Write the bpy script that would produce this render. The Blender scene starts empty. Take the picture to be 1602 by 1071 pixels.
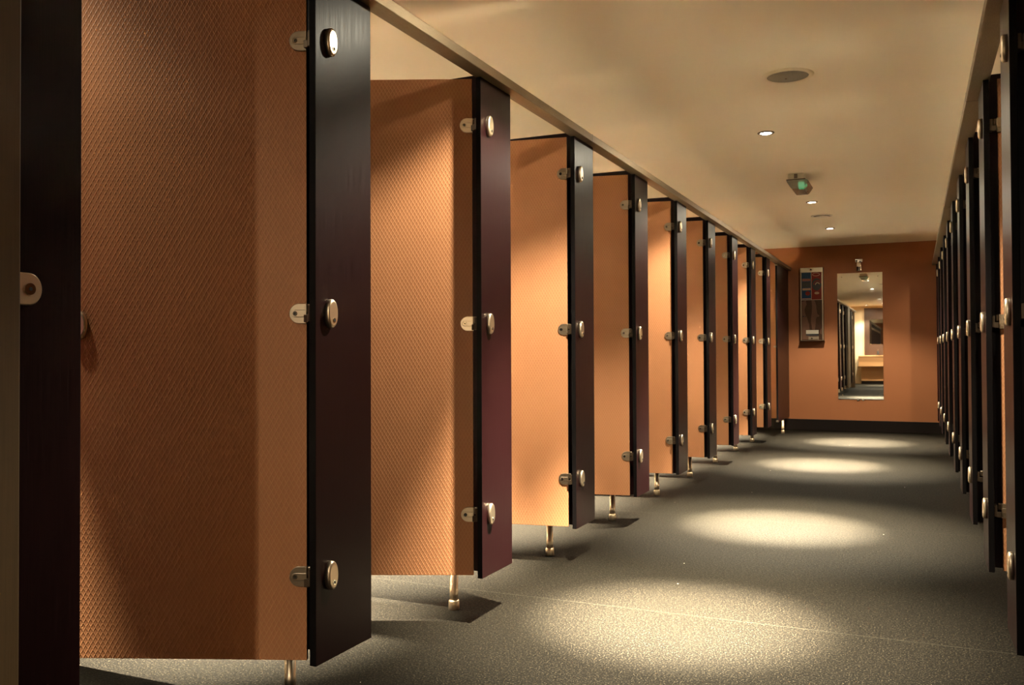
import bpy, bmesh, math, random
from mathutils import Vector, Matrix

random.seed(7)
S = bpy.context.scene
COL = S.collection
R = math.radians

# ------------------------------------------------------------------ dimensions (metres)
EYE = 0.98448                      # camera height
XL, XR = -1.434, 0.243             # corridor faces of the left and right pilaster rows
PITCH, YL0, YR0 = 0.98086, 0.93012, 3.72 - 4 * 0.98086
PIL_W, PIL_T = 0.2607, 0.020
PIL_B, PIL_TOP = 0.1645, 1.990
DOOR_B, DOOR_H, DOOR_W, DOOR_T = 0.1675, 1.828, 0.70, 0.013
ZC, YE = 2.2786, 11.56             # ceiling height, end wall
BACK = -5.0
WL, WR = -2.95, 1.78               # rear walls of the cubicles
HINGE_Z = (1.822, 1.090, 0.390)

# ------------------------------------------------------------------ materials
def mat(name, color, rough=0.5, metal=0.0, spec=0.5):
    m = bpy.data.materials.new(name); m.use_nodes = True
    b = m.node_tree.nodes['Principled BSDF']
    b.inputs['Base Color'].default_value = (*color, 1)
    b.inputs['Roughness'].default_value = rough
    b.inputs['Metallic'].default_value = metal
    b.inputs['Specular IOR Level'].default_value = spec
    return m

class N:
    """small node helper"""
    def __init__(s, m): s.t = m.node_tree; s.b = s.t.nodes['Principled BSDF']
    def new(s, typ, **kw):
        n = s.t.nodes.new(typ)
        for k, v in kw.items(): setattr(n, k, v)
        return n
    def link(s, a, b): s.t.links.new(a, b)
    def math(s, op, a, b=None, c=None):
        n = s.new('ShaderNodeMath', operation=op)
        for i, v in enumerate((a, b, c)):
            if v is None: continue
            if isinstance(v, (int, float)): n.inputs[i].default_value = v
            else: s.link(v, n.inputs[i])
        return n.outputs[0]
    def coords(s, which='Object'):
        return s.new('ShaderNodeTexCoord').outputs[which]
    def mapping(s, vec, scale):
        n = s.new('ShaderNodeMapping'); n.inputs['Scale'].default_value = scale
        s.link(vec, n.inputs['Vector']); return n.outputs[0]
    def noise(s, vec, scale, detail=3, rough=0.5):
        n = s.new('ShaderNodeTexNoise'); n.inputs['Scale'].default_value = scale
        n.inputs['Detail'].default_value = detail; n.inputs['Roughness'].default_value = rough
        s.link(vec, n.inputs['Vector']); return n.outputs['Fac']
    def ramp(s, fac, stops):
        n = s.new('ShaderNodeValToRGB'); e = n.color_ramp.elements
        while len(e) < len(stops): e.new(0.5)
        for i, (p, c) in enumerate(stops):
            e[i].position = p; e[i].color = (*c, 1) if len(c) == 3 else c
        s.link(fac, n.inputs[0]); return n.outputs[0]
    def mix(s, fac, a, b):
        n = s.new('ShaderNodeMix', data_type='RGBA')
        for sock, v in ((n.inputs['Factor'], fac), (n.inputs[6], a), (n.inputs[7], b)):
            if isinstance(v, (int, float)): sock.default_value = v
            elif isinstance(v, tuple): sock.default_value = (*v, 1)
            else: s.link(v, sock)
        return n.outputs[2]
    def bump(s, h, strength, dist=0.01):
        n = s.new('ShaderNodeBump'); n.inputs['Strength'].default_value = strength
        n.inputs['Distance'].default_value = dist
        s.link(h, n.inputs['Height']); s.link(n.outputs[0], s.b.inputs['Normal'])
    def color(s, c): s.link(c, s.b.inputs['Base Color'])
    def rough(s, c): s.link(c, s.b.inputs['Roughness'])

def make_tan():
    m = mat('tan_diamond_laminate', (.5, .27, .12), .46, spec=.25); n = N(m)
    sep = n.new('ShaderNodeSeparateXYZ'); n.link(n.coords(), sep.inputs[0])
    a = n.math('DIVIDE', sep.outputs['X'], 0.0135); b = n.math('DIVIDE', sep.outputs['Z'], 0.0235)
    def saw(v): return n.math('ABSOLUTE', n.math('SUBTRACT', n.math('FRACT', n.math('ADD', v, 400.0)), 0.5))
    u, v = saw(n.math('ADD', a, b)), saw(n.math('SUBTRACT', a, b))
    ridge = n.math('MAXIMUM', u, v)
    line = n.new('ShaderNodeMapRange'); line.interpolation_type = 'SMOOTHSTEP'
    line.inputs['From Min'].default_value = .30; line.inputs['From Max'].default_value = .49
    n.link(ridge, line.inputs['Value'])
    big = n.noise(n.coords(), 1.7, 2)
    base = n.mix(big, (.485, .202, .090), (.535, .234, .106))
    n.color(n.mix(n.math('MULTIPLY', line.outputs[0], .17), base, (.80, .47, .22)))
    n.bump(line.outputs[0], .42, .0016)
    return m

def make_plum():
    m = mat('plum_laminate', (.03, .011, .013), .38, spec=.16); n = N(m)
    g = n.noise(n.mapping(n.coords(), (60, 60, 1.2)), 6, 4, .6)
    n.color(n.ramp(g, [(.3, (.0072, .0017, .0019)), (.7, (.0125, .0027, .0034))]))
    n.rough(n.ramp(g, [(.3, (.29,) * 3), (.75, (.42,) * 3)]))
    n.bump(g, .06, .002)
    return m

def make_floor():
    m = mat('speckled_vinyl', (.12, .11, .09), .85, spec=.05); n = N(m)
    co = n.coords('Object')
    fine = n.noise(co, 170, 2, .75); mid = n.noise(co, 90, 3, .6); big = n.noise(co, 1.3, 3)
    c = n.ramp(fine, [(.44, (.0013, .0009, .0005)), (.56, (.0041, .0030, .0016)), (.72, (.060, .049, .032))])
    c = n.mix(n.math('MULTIPLY', mid, .35), c, (.0036, .0030, .0020))
    c = n.mix(n.math('MULTIPLY', big, .30), c, (.0042, .0034, .0022))
    # welded seams between the sheets
    sep = n.new('ShaderNodeSeparateXYZ'); n.link(co, sep.inputs[0])
    fy = n.math('ABSOLUTE', n.math('SUBTRACT', n.math('FRACT', n.math('ADD', n.math('DIVIDE', sep.outputs['Y'], 2.0), .85)), .5))
    seam = n.math('LESS_THAN', fy, .0016)
    c = n.mix(n.math('MULTIPLY', seam, .30), c, (.03, .027, .019))
    # sparse pale lint
    v = n.new('ShaderNodeTexVoronoi'); v.inputs['Scale'].default_value = 5.5; n.link(co, v.inputs['Vector'])
    c = n.mix(n.math('LESS_THAN', v.outputs['Distance'], .016), c, (.62, .58, .48))
    n.color(c); n.bump(fine, .35, .002)
    n.rough(n.ramp(mid, [(.3, (.75,) * 3), (.7, (.95,) * 3)]))
    return m

def make_plain(name, c1, c2, scale, rough, bump=.05, spec=.3):
    m = mat(name, c1, rough, spec=spec); n = N(m)
    g = n.noise(n.coords(), scale, 4)
    n.color(n.mix(g, c1, c2)); 
    n.bump(n.noise(n.coords(), scale * 30, 2), bump, .003)
    return m

def make_grain(name, c1, c2, rough):
    m = mat(name, c1, rough, spec=.4); n = N(m)
    g = n.noise(n.mapping(n.coords(), (40, 40, .9)), 5, 5, .65)
    n.color(n.mix(g, c1, c2)); n.bump(g, .12, .002)
    return m

def make_metal(name, c, rough, stretch=(1, 1, 40)):
    m = mat(name, c, rough, 1.0); n = N(m)
    g = n.noise(n.mapping(n.coords(), stretch), 60, 2)
    n.rough(n.ramp(g, [(.3, (rough * .8,) * 3), (.7, (rough * 1.25,) * 3)]))
    return m

def make_emit(name, c, s):
    m = mat(name, c, .4)
    b = m.node_tree.nodes['Principled BSDF']
    b.inputs['Emission Color'].default_value = (*c, 1); b.inputs['Emission Strength'].default_value = s
    return m

def make_mirror(name, wave):
    m = mat(name, (.86, .86, .82), .015, 1.0); n = N(m)
    if wave:
        w = n.noise(n.mapping(n.coords(), (1.0, 1.0, 1.0)), 1.1, 0)
        n.bump(w, wave, .02)
    return m

M = dict(
    tan=make_tan(), plum=make_plum(), floor=make_floor(),
    core=mat('black_phenolic_edge', (.004, .003, .003), .6, spec=.08),
    ceiling=make_plain('cream_ceiling_paint', (.80, .715, .56), (.84, .75, .60), 1.5, .62, .02, .4),
    cream=make_plain('cream_wall_paint', (.66, .52, .34), (.70, .56, .37), 2, .6, .04),
    wall=make_plain('terracotta_wall_paint', (.31, .110, .041), (.345, .126, .047), 3, .6, .06),
    porcelain=mat('white_porcelain', (.78, .75, .68), .15),
    skirt=mat('black_skirting_vinyl', (.007, .004, .003), .5, spec=.15),
    brown=make_grain('dark_brown_wood_laminate', (.060, .036, .016), (.10, .062, .028), .5),
    rail=make_metal('bronze_anodised_rail', (.26, .20, .13), .5, (40, 1, 40)),
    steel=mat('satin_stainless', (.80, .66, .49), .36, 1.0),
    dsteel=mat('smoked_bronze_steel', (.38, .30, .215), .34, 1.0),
    chrome=mat('polished_chrome', (.75, .70, .62), .10, 1.0),
    dark=mat('dark_recess', (.01, .009, .008), .6),
    white=mat('off_white_plastic', (.62, .56, .46), .45),
    grille=make_plain('grey_speaker_mesh', (.20, .175, .14), (.26, .22, .17), 400, .7, .4),
    bezel=mat('dark_bronze_bezel', (.10, .07, .045), .35, .8),
    lamp=make_emit('downlight_glass', (1.0, .93, .76), 40.0),
    lens=mat('clear_prismatic_plastic', (.70, .66, .55), .12),
    green=make_emit('green_sign_glow', (.04, .70, .32), .75),
    mirror=make_mirror('mirror_silvering', .05), mirror2=make_mirror('mirror_silvering_flat', 0),
    blue=make_plain('blue_poster', (.008, .026, .062), (.016, .045, .10), 12, .35, spec=.12),
    red=make_plain('red_poster', (.12, .010, .008), (.17, .016, .011), 12, .35, spec=.12),
    pale=mat('pale_print', (.32, .20, .13), .4, spec=.12), pinkprint=mat('rose_print', (.20, .075, .055), .4, spec=.12),
    brownprint=make_plain('brown_poster', (.040, .018, .010), (.055, .024, .013), 9, .35, spec=.12),
    midprint=make_plain('umber_print', (.105, .052, .032), (.125, .062, .038), 7, .35, spec=.12),
    label=mat('silver_coin_plate', (.62, .56, .45), .3, .6),
    counter=make_plain('tan_vanity_laminate', (.52, .27, .12), (.57, .31, .14), 4, .35),
    panel=make_grain('umber_wall_panel', (.050, .024, .014), (.07, .034, .019), .5),
)
_l = M['lens'].node_tree.nodes['Principled BSDF']
_l.inputs['Transmission Weight'].default_value = .55; _l.inputs['IOR'].default_value = 1.3

# ------------------------------------------------------------------ mesh helpers
class MB:
    """collects shapes, becomes one mesh"""
    def __init__(s): s.bm = bmesh.new()
    def box(s, a, b, bev=0.0, mi=0):
        g = bmesh.ops.create_cube(s.bm, size=1)
        vs = g['verts']; c = [(a[i] + b[i]) / 2 for i in range(3)]; d = [abs(b[i] - a[i]) for i in range(3)]
        for v in vs: v.co = Vector((v.co.x * d[0] + c[0], v.co.y * d[1] + c[1], v.co.z * d[2] + c[2]))
        fs = {f for v in vs for f in v.link_faces}
        for f in fs: f.material_index = mi
        if bev:
            es = list({e for v in vs for e in v.link_edges})
            bmesh.ops.bevel(s.bm, geom=es, offset=bev, segments=2, profile=.5, affect='EDGES', clamp_overlap=True)
        return s
    def cyl(s, p, r, h, axis='Z', seg=24, r2=None, mi=0, bev=0.0):
        m = Matrix.Identity(4)
        if axis == 'Y': m = Matrix.Rotation(R(-90), 4, 'X')
        if axis == 'X': m = Matrix.Rotation(R(90), 4, 'Y')
        mm = Matrix.Translation(p) @ m @ Matrix.Translation((0, 0, h / 2))
        g = bmesh.ops.create_cone(s.bm, cap_ends=True, segments=seg, radius1=r, radius2=r if r2 is None else r2, depth=h, matrix=mm)
        fs = {f for v in g['verts'] for f in v.link_faces}
        for f in fs:
            f.material_index = mi
            if len(f.verts) == 4: f.smooth = True
        return s
    def lathe(s, prof, c=(0, 0, 0), seg=32, mi=0):
        """profile [(r, z)] about the z axis"""
        rings = []
        for r, z in prof:
            if r < 1e-6: rings.append([s.bm.verts.new((c[0], c[1], c[2] + z))])
            else: rings.append([s.bm.verts.new((c[0] + r * math.cos(2 * math.pi * k / seg), c[1] + r * math.sin(2 * math.pi * k / seg), c[2] + z)) for k in range(seg)])
        for a, b in zip(rings, rings[1:]):
            for k in range(seg):
                q = [a[k % len(a)], a[(k + 1) % len(a)], b[(k + 1) % len(b)], b[k % len(b)]]
                u = []
                for v in q:
                    if v not in u: u.append(v)
                if len(u) > 2:
                    f = s.bm.faces.new(u); f.material_index = mi; f.smooth = True
        return s
    def loft(s, loops, mi=0, smooth=True, caps=True):
        vs = [[s.bm.verts.new(p) for p in l] for l in loops]
        n = len(vs[0])
        for a, b in zip(vs, vs[1:]):
            for k in range(n):
                f = s.bm.faces.new((a[k], a[(k + 1) % n], b[(k + 1) % n], b[k])); f.material_index = mi; f.smooth = smooth
        if caps:
            for l in (list(reversed(vs[0])), vs[-1]):
                f = s.bm.faces.new(l); f.material_index = mi
        return s
    def mesh(s, name, mats, flip=False):
        if flip:
            for v in s.bm.verts: v.co.x = -v.co.x
        bmesh.ops.recalc_face_normals(s.bm, faces=s.bm.faces[:])
        me = bpy.data.meshes.new(name); s.bm.to_mesh(me); s.bm.free()
        for m in (mats if isinstance(mats, (list, tuple)) else [mats]): me.materials.append(m)
        return me

def link(name, me, parent=None, loc=(0, 0, 0), rz=0.0):
    o = bpy.data.objects.new(name, me); COL.objects.link(o)
    o.location = loc; o.rotation_euler = (0, 0, rz)
    if parent: o.parent = parent
    return o

def tag(o, label, cat, group=None):
    o['label'] = label; o['category'] = cat; o['kind'] = 'thing'
    if group: o['group'] = group
    return o

def thing(name, loc, label, cat, group=None, rz=0.0):
    return tag(link(name, None, None, loc, rz), label, cat, group)

def struct(name, mb, m):
    o = link(name, mb.mesh(name, m)); o['kind'] = 'structure'; return o

def copy_tree(o, parent=None):
    c = o.copy(); COL.objects.link(c); c.parent = parent
    for ch in o.children: copy_tree(ch, c)
    return c

def oval(a, b, n=36):
    """slightly pointed oval outline in (y, z)"""
    out = []
    for k in range(n):
        t = 2 * math.pi * k / n
        out.append((a * math.copysign(abs(math.cos(t)) ** 1.0, math.cos(t)), b * math.copysign(abs(math.sin(t)) ** .92, math.sin(t))))
    return out

# ------------------------------------------------------------------ the setting
struct('floor', MB().box((WL - .1, BACK - .1, -.06), (WR + .1, YE + .1, 0)), M['floor'])
struct('ceiling', MB().box((WL - .1, BACK - .1, ZC), (WR + .1, YE + .1, ZC + .08)), M['ceiling'])
struct('wall_end', MB().box((WL - .1, YE, 0), (WR + .1, YE + .1, ZC)), M['wall'])
struct('wall_back', MB().box((WL - .1, BACK - .1, 0), (WR + .1, BACK, ZC)), M['cream'])
struct('wall_left', MB().box((WL - .1, BACK, 0), (WL, YE, ZC)), M['cream'])
struct('wall_right', MB().box((WR, BACK, 0), (WR + .1, YE, ZC)), M['cream'])
struct('baseboard_end', MB().box((WL, YE - .013, 0), (WR, YE, .138), .004), M['skirt'])
struct('baseboard_left', MB().box((WL, BACK, 0), (WL + .013, YE - .013, .138), .004), M['skirt'])
struct('baseboard_right', MB().box((WR - .013, BACK, 0), (WR, YE - .013, .138), .004), M['skirt'])

# ------------------------------------------------------------------ cubicle parts (left-hand versions; flip mirrors them)
def pilaster_panel(flip, w=PIL_W):
    b = MB(); b.box((-PIL_T, 0, 0), (0, w, PIL_TOP - PIL_B), .0012)
    for f in b.bm.faces:
        f.material_index = 0 if abs(f.calc_center_median().x + PIL_T / 2) > PIL_T / 2 - .0006 and abs(f.normal.x) > .9 else 1
    return b.mesh('pilaster_panel', [M['plum'], M['core']], flip)

def hinge_cover(flip):
    """oval escutcheon that sits on the corridor face; origin on the face"""
    o = oval(.0215, .0385); L = []
    for d, k in ((0, 1.0), (.010, 1.0), (.0135, .93), (.015, .80)):
        L.append([(d, y * k, z * k) for y, z in o])
    b = MB(); b.loft(L); return b.mesh('hinge_cover', M['steel'], flip)

def cover_screw(flip):
    b = MB(); b.cyl((.0150, .002, -.018), .0062, .0012, 'X', 20, mi=0); b.cyl((.0160, .002, -.018), .0040, .0008, 'X', 6, mi=1)
    return b.mesh('screw', [M['chrome'], M['dark']], flip)

def hinge_block(flip):
    """fixed knuckle on the back of the pilaster"""
    b = MB(); b.box((-PIL_T - .011, .006, -.022), (-PIL_T, .045, .022), .002)
    b.box((-PIL_T - .024, .006, -.024), (-PIL_T - .009, .018, -.003), .002)
    return b.mesh('hinge_knuckle', M['bezel'], flip)

def door_leaf(flip):
    b = MB(); b.box((-DOOR_W, 0, 0), (0, DOOR_T, DOOR_H), .0010)
    for f in b.bm.faces: f.material_index = 0 if abs(f.normal.y) > .9 else 1
    return b.mesh('door_leaf', [M['tan'], M['core']], flip)

def dplate(r=.027, length=.046, t=.006, bev=.0018):
    def out(k, d):
        c = -(length - r); pts = [(0, -r * k), (0, r * k)]
        for i in range(19):
            a = R(90 + 10 * i); pts.append((c + r * k * math.cos(a), r * k * math.sin(a)))
        return [(x, -d, z) for x, z in pts]
    b = MB(); b.loft([out(1, 0), out(1, t - bev), out(.95, t)], smooth=False)
    # raised tongue with a rounded end
    def tongue(k, d):
        pts = [(-.001, -.010 * k), (-.001, .010 * k)]
        for i in range(13):
            a = R(90 + 15 * i); pts.append((-.029 + .010 * k * math.cos(a), .010 * k * math.sin(a)))
        return [(x, -d, z) for x, z in pts]
    b.loft([tongue(1, t), tongue(.85, t + .0016)], smooth=False)
    return b

def hinge_plate(flip, m):
    b = dplate()
    b.box((-.0015, -.0075, -.027), (.0015, .012, .027), .0008)      # turned edge round the door
    b.box((.001, -.002, .001), (.0145, .014, .026), .003, 3)         # moving knuckle
    b.cyl((-.029, -.0086, 0), .0062, .0012, 'Y', 20, mi=1); b.cyl((-.029, -.0092, 0), .0026, .0008, 'Y', 6, mi=2)
    return b.mesh('hinge', [m, M['chrome'], M['dark'], M['bezel']], flip)

def lock_rose(flip):
    o = oval(.0225, .0385); L = []
    for d, k in ((0, 1.0), (.010, 1.0), (.014, .93), (.016, .78)):
        L.append([(y * k, -d, z * k) for y, z in o])
    b = MB(); b.loft(L); return b.mesh('lock_knob', M['steel'], flip)

def partition_panel(flip):
    b = MB(); b.box((-(abs(WL) - 1.4585) + .006, -.010, 0), (0, .010, 2.040 - .158), .001)
    for f in b.bm.faces: f.material_index = 0 if abs(f.normal.y) > .9 else 1
    return b.mesh('partition_panel', [M['plum'], M['core']], flip)

def leg_mesh(h=.158):
    b = MB(); b.lathe([(0, .030), (.0165, .030), (.0165, .075), (.0158, .076), (.0158, h), (0, h)])
    return b.mesh('leg', M['steel'])
def foot_mesh():
    b = MB(); b.lathe([(0, 0), (.0200, 0), (.0210, .002), (.0210, .030), (.0185, .036), (.0160, .0365)])
    return b.mesh('foot', M['steel'])

SHARED = {}
for fl in (False, True):
    SHARED[fl] = dict(panel=pilaster_panel(fl), cover=hinge_cover(fl), cscrew=cover_screw(fl), block=hinge_block(fl),
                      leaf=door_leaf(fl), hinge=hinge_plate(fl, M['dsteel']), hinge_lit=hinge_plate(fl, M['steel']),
                      knob=lock_rose(fl), part=partition_panel(fl))
LEG, FOOT = leg_mesh(), foot_mesh()

def bay(side, y, ang, label, group, lit=False, tan_door=True, door_label=None):
    """one cubicle front: pilaster, the door it carries, and the partition behind it"""
    fl = side == 'right'; s = -1 if fl else 1; D = SHARED[fl]; X = XR if fl else XL
    t = thing('toilet_cubicle', (X, y, 0), label, 'toilet cubicle', group)
    link('pilaster', D['panel'], t, (0, 0, PIL_B))['label'] = 'dark plum pilaster'
    for z in HINGE_Z:
        c = link('hinge_cover', D['cover'], t, (0, .060, z)); link('screw', D['cscrew'], c)
        link('hinge_knuckle', D['block'], t, (0, 0, z))
    if tan_door:
        d = link('door', D['leaf'], t, (-s * .048, .025, DOOR_B), R(ang) * s)
        d['label'] = 'open tan diamond-textured door'
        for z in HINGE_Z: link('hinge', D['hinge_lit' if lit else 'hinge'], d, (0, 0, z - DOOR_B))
        link('lock_knob', D['knob'], d, (-s * (DOOR_W - .082), 0, 1.062 - DOOR_B))
    link('partition', D['part'], t, (-s * .0245, .130, .158))
    l = link('leg', LEG, t, (-s * .1865, .130, 0)); link('foot', FOOT, l)
    return t

NTH = ['nearest', 'second', 'third', 'fourth', 'fifth', 'sixth', 'seventh', 'eighth', 'ninth', 'tenth', 'eleventh', 'twelfth']
ANG = {1: 22, 2: 23.3, 3: 9, 4: 11.5, 5: 10, 6: 4.5, 7: 8, 8: 4, 9: 7}
LIT = {2, 8, 9}  # bays whose hinge plates take paler steel, lamplight put into the colour
# left row: n = 0 is the dark pilaster at the left edge of the picture, n = 1..9 carry the open tan doors
dark_bay = None
for n in range(0, 10):
    y = YL0 + n * PITCH
    lab = ('near-black cubicle front cut by the left photo edge, dark brown door' if n == 0 else
           'toilet cubicle front with the widest tan door, nearest whole one on the left' if n == 1 else
           'toilet cubicle front with open tan door and plum pilaster, %s from the camera, left row' % NTH[n - 1] if n < 9 else
           'farthest left cubicle front with a tan door, beside the dark infill panel')
    t = bay('left', y, ANG.get(n, 0), lab, 'cubicles of the left row', n in LIT, n > 0)
    if n == 0: dark_bay = t
# the row goes on behind the viewpoint, seen only in the end mirror
for k, n in enumerate((-1, -2)):
    bay('left', YL0 + n * PITCH, 6 + 4 * k, 'left-row cubicle front behind the viewpoint, %s from it, in the end mirror' % ('first', 'second')[k], 'cubicles behind the viewpoint')
# right row
for m in range(1, 12):
    y = YR0 + m * PITCH
    if y > YE - .6: continue
    if m < 3: lab = 'right-row cubicle front beside the viewpoint, %s one outside the frame' % {1: 'second', 2: 'first'}[m]
    elif m == 3: lab = 'brown-lit cubicle front cut by the right photo edge'
    elif m == 4: lab = 'right-row cubicle front whose tan door shows as a thin bright strip'
    else: lab = 'dark cubicle front seen edge-on, %s from the camera in the right row' % NTH[m - 3]
    bay('right', y, 6 + (m * 37 % 8), lab, 'cubicles of the right row')

# white toilets inside the cubicles
def toilet_parts():
    b = MB(); L = []
    for z, cx, rx, ry in ((0, -.02, .17, .115), (.03, -.02, .17, .115), (.12, .0, .16, .11), (.25, .03, .19, .14), (.36, .04, .235, .178), (.395, .04, .24, .182)):
        L.append([(cx + rx * math.cos(k * math.pi / 12), ry * math.sin(k * math.pi / 12), z) for k in range(24)])
    b.loft(L); bowl = b.mesh('bowl', M['porcelain'])
    b = MB(); L = []
    for z, k in ((.396, 1.0), (.412, 1.0), (.420, .95), (.423, .80)):
        L.append([(.04 + .235 * k * math.cos(i * math.pi / 12), .180 * k * math.sin(i * math.pi / 12), z) for i in range(24)])
    b.loft(L); lid = b.mesh('seat_lid', M['porcelain'])
    b = MB(); b.box((-.355, -.19, .56), (-.17, .19, .93), .02); cistern = b.mesh('cistern', M['porcelain'])
    b = MB(); b.box((-.365, -.20, .93), (-.160, .20, .965), .010); top = b.mesh('cistern_lid', M['porcelain'])
    b = MB(); b.cyl((-.26, 0, .964), .022, .008, seg=20); btn = b.mesh('flush_button', M['chrome'])
    b = MB(); b.cyl((-.24, 0, .30), .024, .28, seg=16); pipe = b.mesh('flush_pipe', M['porcelain'])
    return dict(bowl=bowl, seat_lid=lid, cistern=cistern, cistern_lid=top, flush_button=btn, flush_pipe=pipe)
TP = toilet_parts()
def toilet(x, y, rz, label, group):
    t = thing('toilet', (x, y, 0), label, 'toilet', group, rz)
    for n in ('bowl', 'seat_lid', 'cistern', 'flush_pipe'): link(n, TP[n], t)
    link('flush_button', TP['flush_button'], link('cistern_lid', TP['cistern_lid'], t))
    return t
for k in range(0, 10):
    toilet(WL + .38, YL0 + k * PITCH + .63, 0, 'white toilet inside the %s left cubicle, hidden behind its door' % NTH[k], 'toilets of the left cubicles')
for k in range(2, 10):
    toilet(WR - .38, YR0 + (k + 1) * PITCH + .63, math.pi, 'white toilet inside the %s right cubicle, hidden behind the pilasters' % NTH[k - 2], 'toilets of the right cubicles')

# wide infill panel that closes the left row at the end wall
t = thing('end_panel', (XL, 10.560, PIL_B), 'wide dark plum infill panel closing the left row against the end wall', 'panel')
b = MB(); b.box((-PIL_T, 0, 0), (0, YE - 10.560 - .006, PIL_TOP - PIL_B), .0012)
for f in b.bm.faces: f.material_index = 0 if abs(f.normal.x) > .9 else 1
link('panel', b.mesh('panel', [M['plum'], M['core']]), t)
l = link('leg', LEG, t, (-.011, .46, -PIL_B)); link('foot', FOOT, l)
for z in (.012, PIL_TOP - PIL_B - .012):
    link('bracket', MB().box((-.024, -.006, z - .010), (.004, .022, z + .010), .002).mesh('bracket', M['dsteel']), t)
link('door_stop', MB().box((-.040, -.030, .862), (-.018, .020, .880), .002).mesh('door_stop', M['dsteel']), t)
t = thing('end_panel', (XR, 11.44, PIL_B), 'narrow dark filler strip closing the right row at the end wall', 'panel')
link('filler', MB().box((0, 0, 0), (PIL_T, YE - 11.44 - .006, PIL_TOP - PIL_B), .0012).mesh('filler', M['plum']), t)
link('bracket', MB().box((-.003, .06, .02), (.024, .085, .05), .002).mesh('bracket', M['dsteel']), t)
# panel that ends the left row behind the viewpoint
tag(link('end_panel', MB().box((WL, -2.05, .0), (XL, -2.02, 2.03), .002).mesh('end_panel', M['brown'])),
    'brown panel ending the left row behind the viewpoint, shown in the end mirror', 'panel')

# dark brown outward door at the left photo edge, with the rounded hinge plate on the pilaster beside it
BX, BY, BZ = -1.402 - XL, 1.043 - YL0, .10
t = link('door', MB().box((-.028, -.80, 0), (0, 0, 1.888), .003).mesh('door_leaf', M['brown']), dark_bay, (BX, BY, BZ))
t['label'] = 'dark brown wood-grain door'
def round_plate():
    b = MB(); L = []
    for d, k in ((0, 1), (.005, 1), (.007, .93)):
        pts = []
        for i in range(19):
            a = R(-90 + 10 * i); pts.append((.026 * k * math.cos(a) + .035, .0285 * k * math.sin(a)))
        pts += [(-.02, .0285 * k), (-.02, -.0285 * k)]
        L.append([(d - .032, y, z) for y, z in pts])
    b.loft(L, smooth=False)
    b.cyl((-.0255, .036, 0), .0105, .002, 'X', 24, mi=1).cyl((-.0237, .036, 0), .0035, .001, 'X', 6, mi=2)
    return b.mesh('hinge_plate', [M['steel'], M['chrome'], M['dark']])
link('hinge_plate', round_plate(), t, (.0005, 0, 1.000))
# head rails
def rail(name, x0, x1, label, lip):
    t = thing(name, (0, 0, 0), label, 'head rail')
    link('rail_channel', MB().box((x0, -2.05, 1.991), (x1, YE - .004, 2.026), .002).mesh('rail_channel', M['rail']), t)
    for yj in (4.02, 7.0, 9.98):
        link('joint_sleeve', MB().box((x0 - .0006, yj - .0025, 1.9904), (x1 + .0006, yj + .0025, 2.0266)).mesh('joint_sleeve', M['bezel']), t)
    return t
rail('head_rail', -1.456, -1.396, 'long bronze head rail running over the left row of cubicles', 1)
rail('head_rail', .201, .2665, 'long bronze head rail running over the right row of cubicles', -1)

# ------------------------------------------------------------------ ceiling fittings
def downlight(x, y, label, group, core, spill, aim=(0, 0), size=31, sspill=124, glow=14, wide=.26, wsize=60):
    t = thing('downlight', (x, y, ZC), label, 'downlight', group)
    link('bezel', MB().lathe([(.034, -.001), (.036, -.006), (.044, -.006), (.050, -.002), (.050, 0), (.034, 0)]).mesh('bezel', M['bezel']), t)
    link('lamp_glass', MB().lathe([(0, -.0050), (.030, -.0045), (.035, -.0012), (.035, 0), (0, 0)]).mesh('lamp_glass', M['lamp']), t)
    for nm, pw, sz, bl in (('lamp_beam', core, size, 1.0), ('lamp_beam', core * wide, wsize, 1.0), ('lamp_spill', spill, sspill, .34 if x > -2 else .9), ('lamp_glow', glow, 176, .3)):
        if pw <= 0: continue
        L = bpy.data.lights.new(nm, 'SPOT'); L.energy = pw; L.spot_size = R(sz); L.spot_blend = bl
        L.color = (1.0, .90, .68); L.shadow_soft_size = .022
        o = bpy.data.objects.new(nm, L); COL.objects.link(o); o.parent = t
        o.location = (0, 0, -.028)
        d = Vector((aim[0] if nm == 'lamp_beam' else 0, aim[1] if nm == 'lamp_beam' else 0, -2.25))
        o.rotation_euler = d.to_track_quat('-Z', 'Y').to_euler()
    return t
CORE, SPILL = 23000, 250
G = 'corridor downlights'
downlight(-.79, 5.40, 'bright ceiling downlight nearest to the camera, with starburst', G, CORE, SPILL, (.08, -.22))
downlight(-.80, 8.09, 'bright ceiling downlight just beyond the green-lit emergency fitting', G, CORE, SPILL, (.06, 0))
downlight(-.80, 9.91, 'small bright ceiling downlight nearest to the end wall', G, CORE * .8, SPILL, (.22, .28))
downlight(-.80, 2.92, 'ceiling downlight above the bright foreground floor pool', G, CORE, SPILL * 1.2, (0, .30))
downlight(-.80, -1.30, 'added ceiling lamp behind the viewpoint, beside the left row', G, CORE * .03, SPILL * .6, glow=44)  # added unseen lamp, its glow brightens the nearest tan door
downlight(-.80, -3.60, 'ceiling downlight behind the viewpoint, above the vanity floor', G, CORE * .3, SPILL)
downlight(-.10, -4.35, 'ceiling downlight above the right part of the vanity counter', G, 1500, 240, glow=200)
downlight(-1.25, -4.35, 'ceiling downlight above the left end of the vanity counter', G, 900, 170, glow=12)
for k in range(-1, 10):
    yc = YL0 + k * PITCH + .74
    lx = -2.42
    if k == 0: lx, yc = -2.30, 1.38
    downlight(lx, yc, 'downlight in the %s left cubicle, hidden above its door' % NTH[k + 1], 'left cubicle downlights', 4500 if k == 0 else 17000, 34 if k == 0 else 80, (-.12, -.28) if k == 0 else (0, 0), 46, 120, 3, 0, 90)
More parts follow.
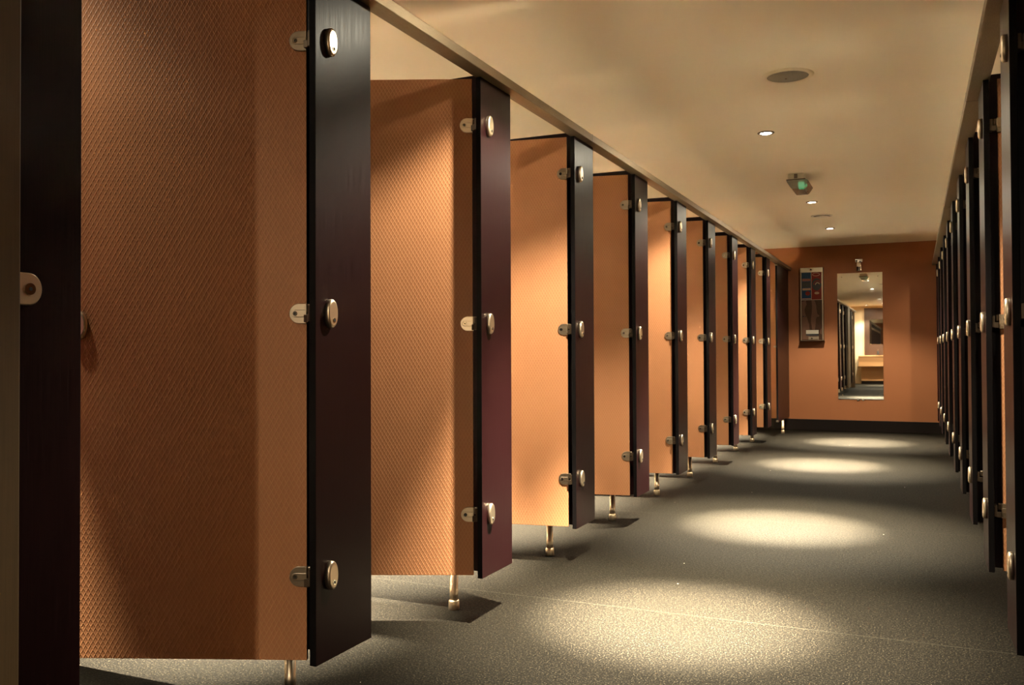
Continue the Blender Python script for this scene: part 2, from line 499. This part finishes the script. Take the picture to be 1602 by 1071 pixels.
for k in range(2, 11):
    yc = YR0 + (k + 1) * PITCH + .62 if k < 10 else 11.0
    downlight(1.30, yc, 'downlight in the %s right cubicle, hidden behind the pilasters' % NTH[k - 2], 'right cubicle downlights', 7000, 10 if k < 10 else 110, (.02, 0), 44, 120 if k < 10 else 150, 1, 0, 90)

t = thing('ceiling_speaker', (-.53, 4.32, ZC), 'round grey speaker grille in the ceiling, nearest to the camera', 'speaker')
link('rim', MB().lathe([(.094, -.002), (.096, -.007), (.112, -.006), (.118, -.001), (.118, 0), (.094, 0)], seg=48).mesh('rim', M['ceiling']), t)
link('grille', MB().lathe([(0, -.0045), (.095, -.0035), (.095, 0), (0, 0)], seg=48).mesh('grille', M['grille']), t)
link('badge', MB().cyl((-.012, .030, -.0062), .006, .002, 'Z', 16).mesh('badge', M['chrome']), t)
t = thing('ceiling_vent', (-.795, 8.94, ZC), 'round ceiling vent between the two farther downlights', 'vent')
link('rim', MB().lathe([(.080, -.002), (.082, -.008), (.096, -.007), (.100, -.001), (.100, 0), (.080, 0)], seg=40).mesh('rim', M['white']), t)
link('valve_disc', MB().lathe([(0, -.018), (.060, -.016), (.066, -.012), (.030, -.004), (0, -.004)], seg=40).mesh('valve_disc', M['white']), t)
link('throat', MB().lathe([(0, -.0015), (.081, -.0015), (.081, 0), (0, 0)], seg=40).mesh('throat', M['dark']), t)

t = thing('emergency_light', (-.775, 6.72, ZC), 'emergency light fitting with a green glow hanging from the ceiling', 'emergency light')
b = MB(); b.box((-.055, 0, -.042), (.055, .34, 0), .004); link('base', b.mesh('base', M['white']), t)
link('latch', MB().box((-.012, -.004, -.038), (.012, .001, -.006), .001).mesh('latch', M['bezel']), t)
lp = []
for z, hx, y0, y1 in ((-.042, .064, -.004, .345), (-.058, .064, -.004, .345), (-.098, .040, .010, .33), (-.108, .030, .022, .32)):
    lp.append([(-hx, y0, z), (hx + (.022 if z < -.05 else 0), y0, z), (hx + (.022 if z < -.05 else 0), y1, z), (-hx, y1, z)])
link('diffuser', MB().loft(lp, smooth=False).mesh('diffuser', M['lens']), t)
link('rim', MB().box((-.066, -.006, -.050), (.066, .347, -.042), .001).mesh('rim', M['bezel']), t)
link('green_legend', MB().box((.012, .015, -.082), (.056, .11, -.062), .004).mesh('green_legend', M['green']), t)

# ------------------------------------------------------------------ end wall: mirror, bracket, vending machine
t = thing('wall_mirror', (-.5985, YE, 0), 'tall frameless mirror screwed to the terracotta end wall', 'mirror')
link('mirror_glass', MB().box((-.2575, -.006, .392), (.2575, -.001, 1.932), .0012).mesh('mirror_glass', M['mirror']), t)
for x in (-.205, .205):
    for z in (1.885, .445):
        link('screw', MB().cyl((x, -.0075, z), .007, .003, 'Y', 18, mi=0).mesh('screw', M['dsteel']), t)
for x in (-.03, .03):
    link('clip', MB().box((x - .014, -.012, .380), (x + .014, 0, .398), .002).mesh('clip', M['chrome']), t)

t = thing('wall_bracket', (-.603, YE, 1.948), 'small chrome fixture on the wall just above the mirror', 'fixture')
b = MB(); b.box((-.043, -.030, .108), (.043, 0, .150), .006); link('cap', b.mesh('cap', M['chrome']), t)
b = MB(); L = []
for z, rx, ry in ((.004, .026, .018), (.012, .033, .026), (.06, .034, .030), (.095, .031, .028), (.108, .030, .026)):
    L.append([(rx * math.cos(a * math.pi / 8), -.030 + ry * math.sin(a * math.pi / 8), z) for a in range(16)])
b.loft(L); link('barrel', b.mesh('barrel', M['chrome']), t)
link('knob', MB().cyl((-.026, -.042, .128), .012, .014, 'Y', 18).mesh('knob', M['bezel']), t)
link('keyway', MB().cyl((.014, -.038, .110), .012, .012, 'Y', 18).mesh('keyway', M['dark']), t)

t = thing('vending_machine', (-1.146, YE, 0), 'narrow wall vending machine with blue and red poster panels', 'vending machine')
def vx(zx): return (zx - 270) * .269 / 250
def vz(zy): return 2.010 - (zy - 130) * .900 / 755
DP = -.100
b = MB(); b.box((-.134, DP, 1.112), (.134, 0, 2.010), .003); link('body', b.mesh('body', M['dsteel']), t)
link('base_lip', MB().box((-.142, DP - .018, 1.106), (.142, 0, 1.116), .002).mesh('base_lip', M['bezel']), t)
def plate(name, zx0, zx1, zy0, zy1, m, d=.004, parent=None):
    return link(name, MB().box((vx(zx0), DP - d, vz(zy1)), (vx(zx1), DP + .001, vz(zy0)), .0008).mesh(name, m), parent or t)
plate('header', 150, 388, 134, 176, M['label'])
link('lock', MB().cyl((vx(264), DP - .016, vz(151)), .017, .014, 'Y', 24, mi=0).cyl((vx(264), DP - .018, vz(151)), .009, .003, 'Y', 20, mi=1).mesh('lock', [M['chrome'], M['dark']]), t)
pb = plate('blue_poster', 160, 266, 180, 462, M['blue']); pr = plate('red_poster', 269, 379, 180, 462, M['red'])
pl = plate('picture_panel', 158, 382, 466, 880, M['brownprint'])
def slab(name, pts, m, parent, d0=.004, d1=.0055):
    L = [[(vx(x), DP - d, vz(y)) for x, y in pts] for d in (d0, d1)]
    return link(name, MB().loft(L, smooth=False).mesh(name, m), parent)
def ell(cx, cy, rx, ry, n=24): return [(cx + rx * math.cos(2 * math.pi * k / n), cy + ry * math.sin(2 * math.pi * k / n)) for k in range(n)]
slab('print_band', [(168, 242), (258, 246), (258, 268), (168, 270)], M['pinkprint'], pb)
slab('print_block', [(166, 276), (262, 276), (262, 334), (166, 334)], M['dark'], pb)
slab('print_label', [(170, 342), (260, 342), (260, 364), (170, 364)], M['pale'], pb)
slab('print_seal', ell(228, 396, 26, 22), M['red'], pb)
slab('print_edge', [(166, 448), (262, 448), (262, 456), (166, 456)], M['pale'], pb)
slab('print_oval', ell(320, 203, 42, 18), M['pale'], pr); slab('print_oval_ring', ell(320, 203, 35, 12), M['red'], pr, .0055, .0066)
slab('print_disc', ell(325, 305, 53, 64), M['dark'], pr)
for k, (r0, r1) in enumerate(((20, 28), (38, 47))):
    pts = [(335 + r1 * math.cos(R(a)), 315 + r1 * 1.1 * math.sin(R(a))) for a in range(190, 345, 12)]
    pts += [(335 + r0 * math.cos(R(a)), 315 + r0 * 1.1 * math.sin(R(a))) for a in range(334, 180, -12)]
    slab('print_swirl', pts, M['pale' if k == 0 else 'red'], pr, .0055, .0066)
slab('print_label', ell(327, 395, 26, 13), M['pale'], pr)
slab('print_figure', [(268, 470), (300, 470), (316, 510), (322, 560), (330, 612), (352, 626), (350, 640), (326, 640), (314, 660), (312, 700), (300, 790), (276, 790), (262, 700), (260, 660), (270, 600), (274, 530)], M['midprint'], pl)
slab('print_figure', [(162, 480), (205, 470), (214, 510), (190, 560), (196, 600), (222, 660), (240, 720), (246, 800), (236, 870), (162, 870)], M['midprint'], pl)
slab('print_figure', [(378, 752), (360, 780), (356, 810), (378, 826)], M['midprint'], pl)
plate('coin_plate', 206, 342, 776, 815, M['label'], .010); plate('coin_slot', 206, 342, 818, 834, M['dark'], .006)
plate('chute', 232, 344, 842, 874, M['dsteel'], .007)
link('chute_lock', MB().cyl((vx(268), DP - .012, vz(862)), .009, .008, 'Y', 18).mesh('chute_lock', M['chrome']), t)
link('button', MB().cyl((vx(178), DP - .012, vz(634)), .009, .010, 'Y', 18).cyl((vx(202), DP - .008, vz(634)), .007, .005, 'Y', 18).mesh('button', M['dark']), t)

# ------------------------------------------------------------------ behind the viewpoint (seen in the end mirror)
tag(link('splashback', MB().box((-1.34, BACK, .86), (.20, BACK + .03, ZC - .06), .002).mesh('splashback', M['panel'])),
    'dark brown splash panel behind the vanity, shown in the end mirror', 'panel')
t = thing('vanity_mirror', (-.62, BACK + .03, 0), 'wide mirror above the vanity counter, reflected in the end mirror', 'mirror')
link('mirror_glass', MB().box((-.58, .001, 1.19), (.62, .007, 1.90), .001).mesh('mirror_glass', M['mirror2']), t)
for x in (-.54, .58):
    for z in (1.23, 1.86): link('screw', MB().cyl((x, .006, z), .009, .004, 'Y', 16).mesh('screw', M['chrome']), t)
t = thing('vanity_unit', (-.62, BACK, 0), 'tan vanity counter on the back wall, reflected in the end mirror', 'vanity unit')
link('worktop', MB().box((-.86, .031, .82), (.84, .56, .86), .004).mesh('worktop', M['counter']), t)
link('apron', MB().box((-.86, .531, .54), (.84, .55, .82), .003).mesh('apron', M['counter']), t)
link('access_panel', MB().box((-.80, .33, .10), (.78, .35, .56), .003).mesh('access_panel', M['counter']), t)
link('plinth', MB().box((-.80, .30, 0), (.78, .33, .10)).mesh('plinth', M['skirt']), t)
for k, x in enumerate((-.98, -.30)):
    s = thing('soap_dispenser', (x, BACK + .16, .86), 'small dark soap bottle on the vanity, %s in the end mirror' % ('leftmost' if k == 0 else 'rightmost'), 'soap dispenser', 'soap bottles on the vanity')
    link('bottle', MB().lathe([(0, 0), (.03, 0), (.032, .01), (.032, .10), (.012, .125), (.012, .14), (0, .14)]).mesh('bottle', M['dark']), s)
    link('pump', MB().cyl((0, 0, .139), .006, .03).box((-.006, -.006, .165), (.006, .04, .175), .002).mesh('pump', M['chrome']), s)

# ------------------------------------------------------------------ camera
cam = bpy.data.cameras.new('camera'); co = bpy.data.objects.new('camera', cam); COL.objects.link(co)
yaw, pit, rol = .42338, .01518, -.00435
f = Vector((-math.sin(yaw) * math.cos(pit), math.cos(yaw) * math.cos(pit), math.sin(pit)))
r0 = Vector((math.cos(yaw), math.sin(yaw), 0)); u0 = r0.cross(f)
r = r0 * math.cos(rol) + u0 * math.sin(rol); u = r.cross(f)
mw = Matrix((r, u, -f)).transposed().to_4x4(); mw.translation = (0, 0, EYE)
co.matrix_world = mw
cam.sensor_fit = 'HORIZONTAL'; cam.sensor_width = 36; cam.lens = 36 * 1388.1633 / 1602
cam.shift_x = (801 - 804.72) / 1602; cam.shift_y = (529.53 - 535.5) / 1602
cam.clip_start = .02; cam.clip_end = 60
S.camera = co

# ------------------------------------------------------------------ world and view
w = bpy.data.worlds.new('world'); S.world = w; w.use_nodes = True
w.node_tree.nodes['Background'].inputs[0].default_value = (0, 0, 0, 1)
w.node_tree.nodes['Background'].inputs[1].default_value = 0
S.view_settings.view_transform = 'Standard'; S.view_settings.look = 'None'
S.view_settings.exposure = 0.0; S.view_settings.gamma = 1.0; S.view_settings.use_curve_mapping = False
S.cycles.max_bounces = 10; S.cycles.diffuse_bounces = 6; S.cycles.glossy_bounces = 6
S.cycles.sample_clamp_indirect = 60.0
S.cycles.use_denoising = True
S.cycles.caustics_reflective = False; S.cycles.caustics_refractive = False
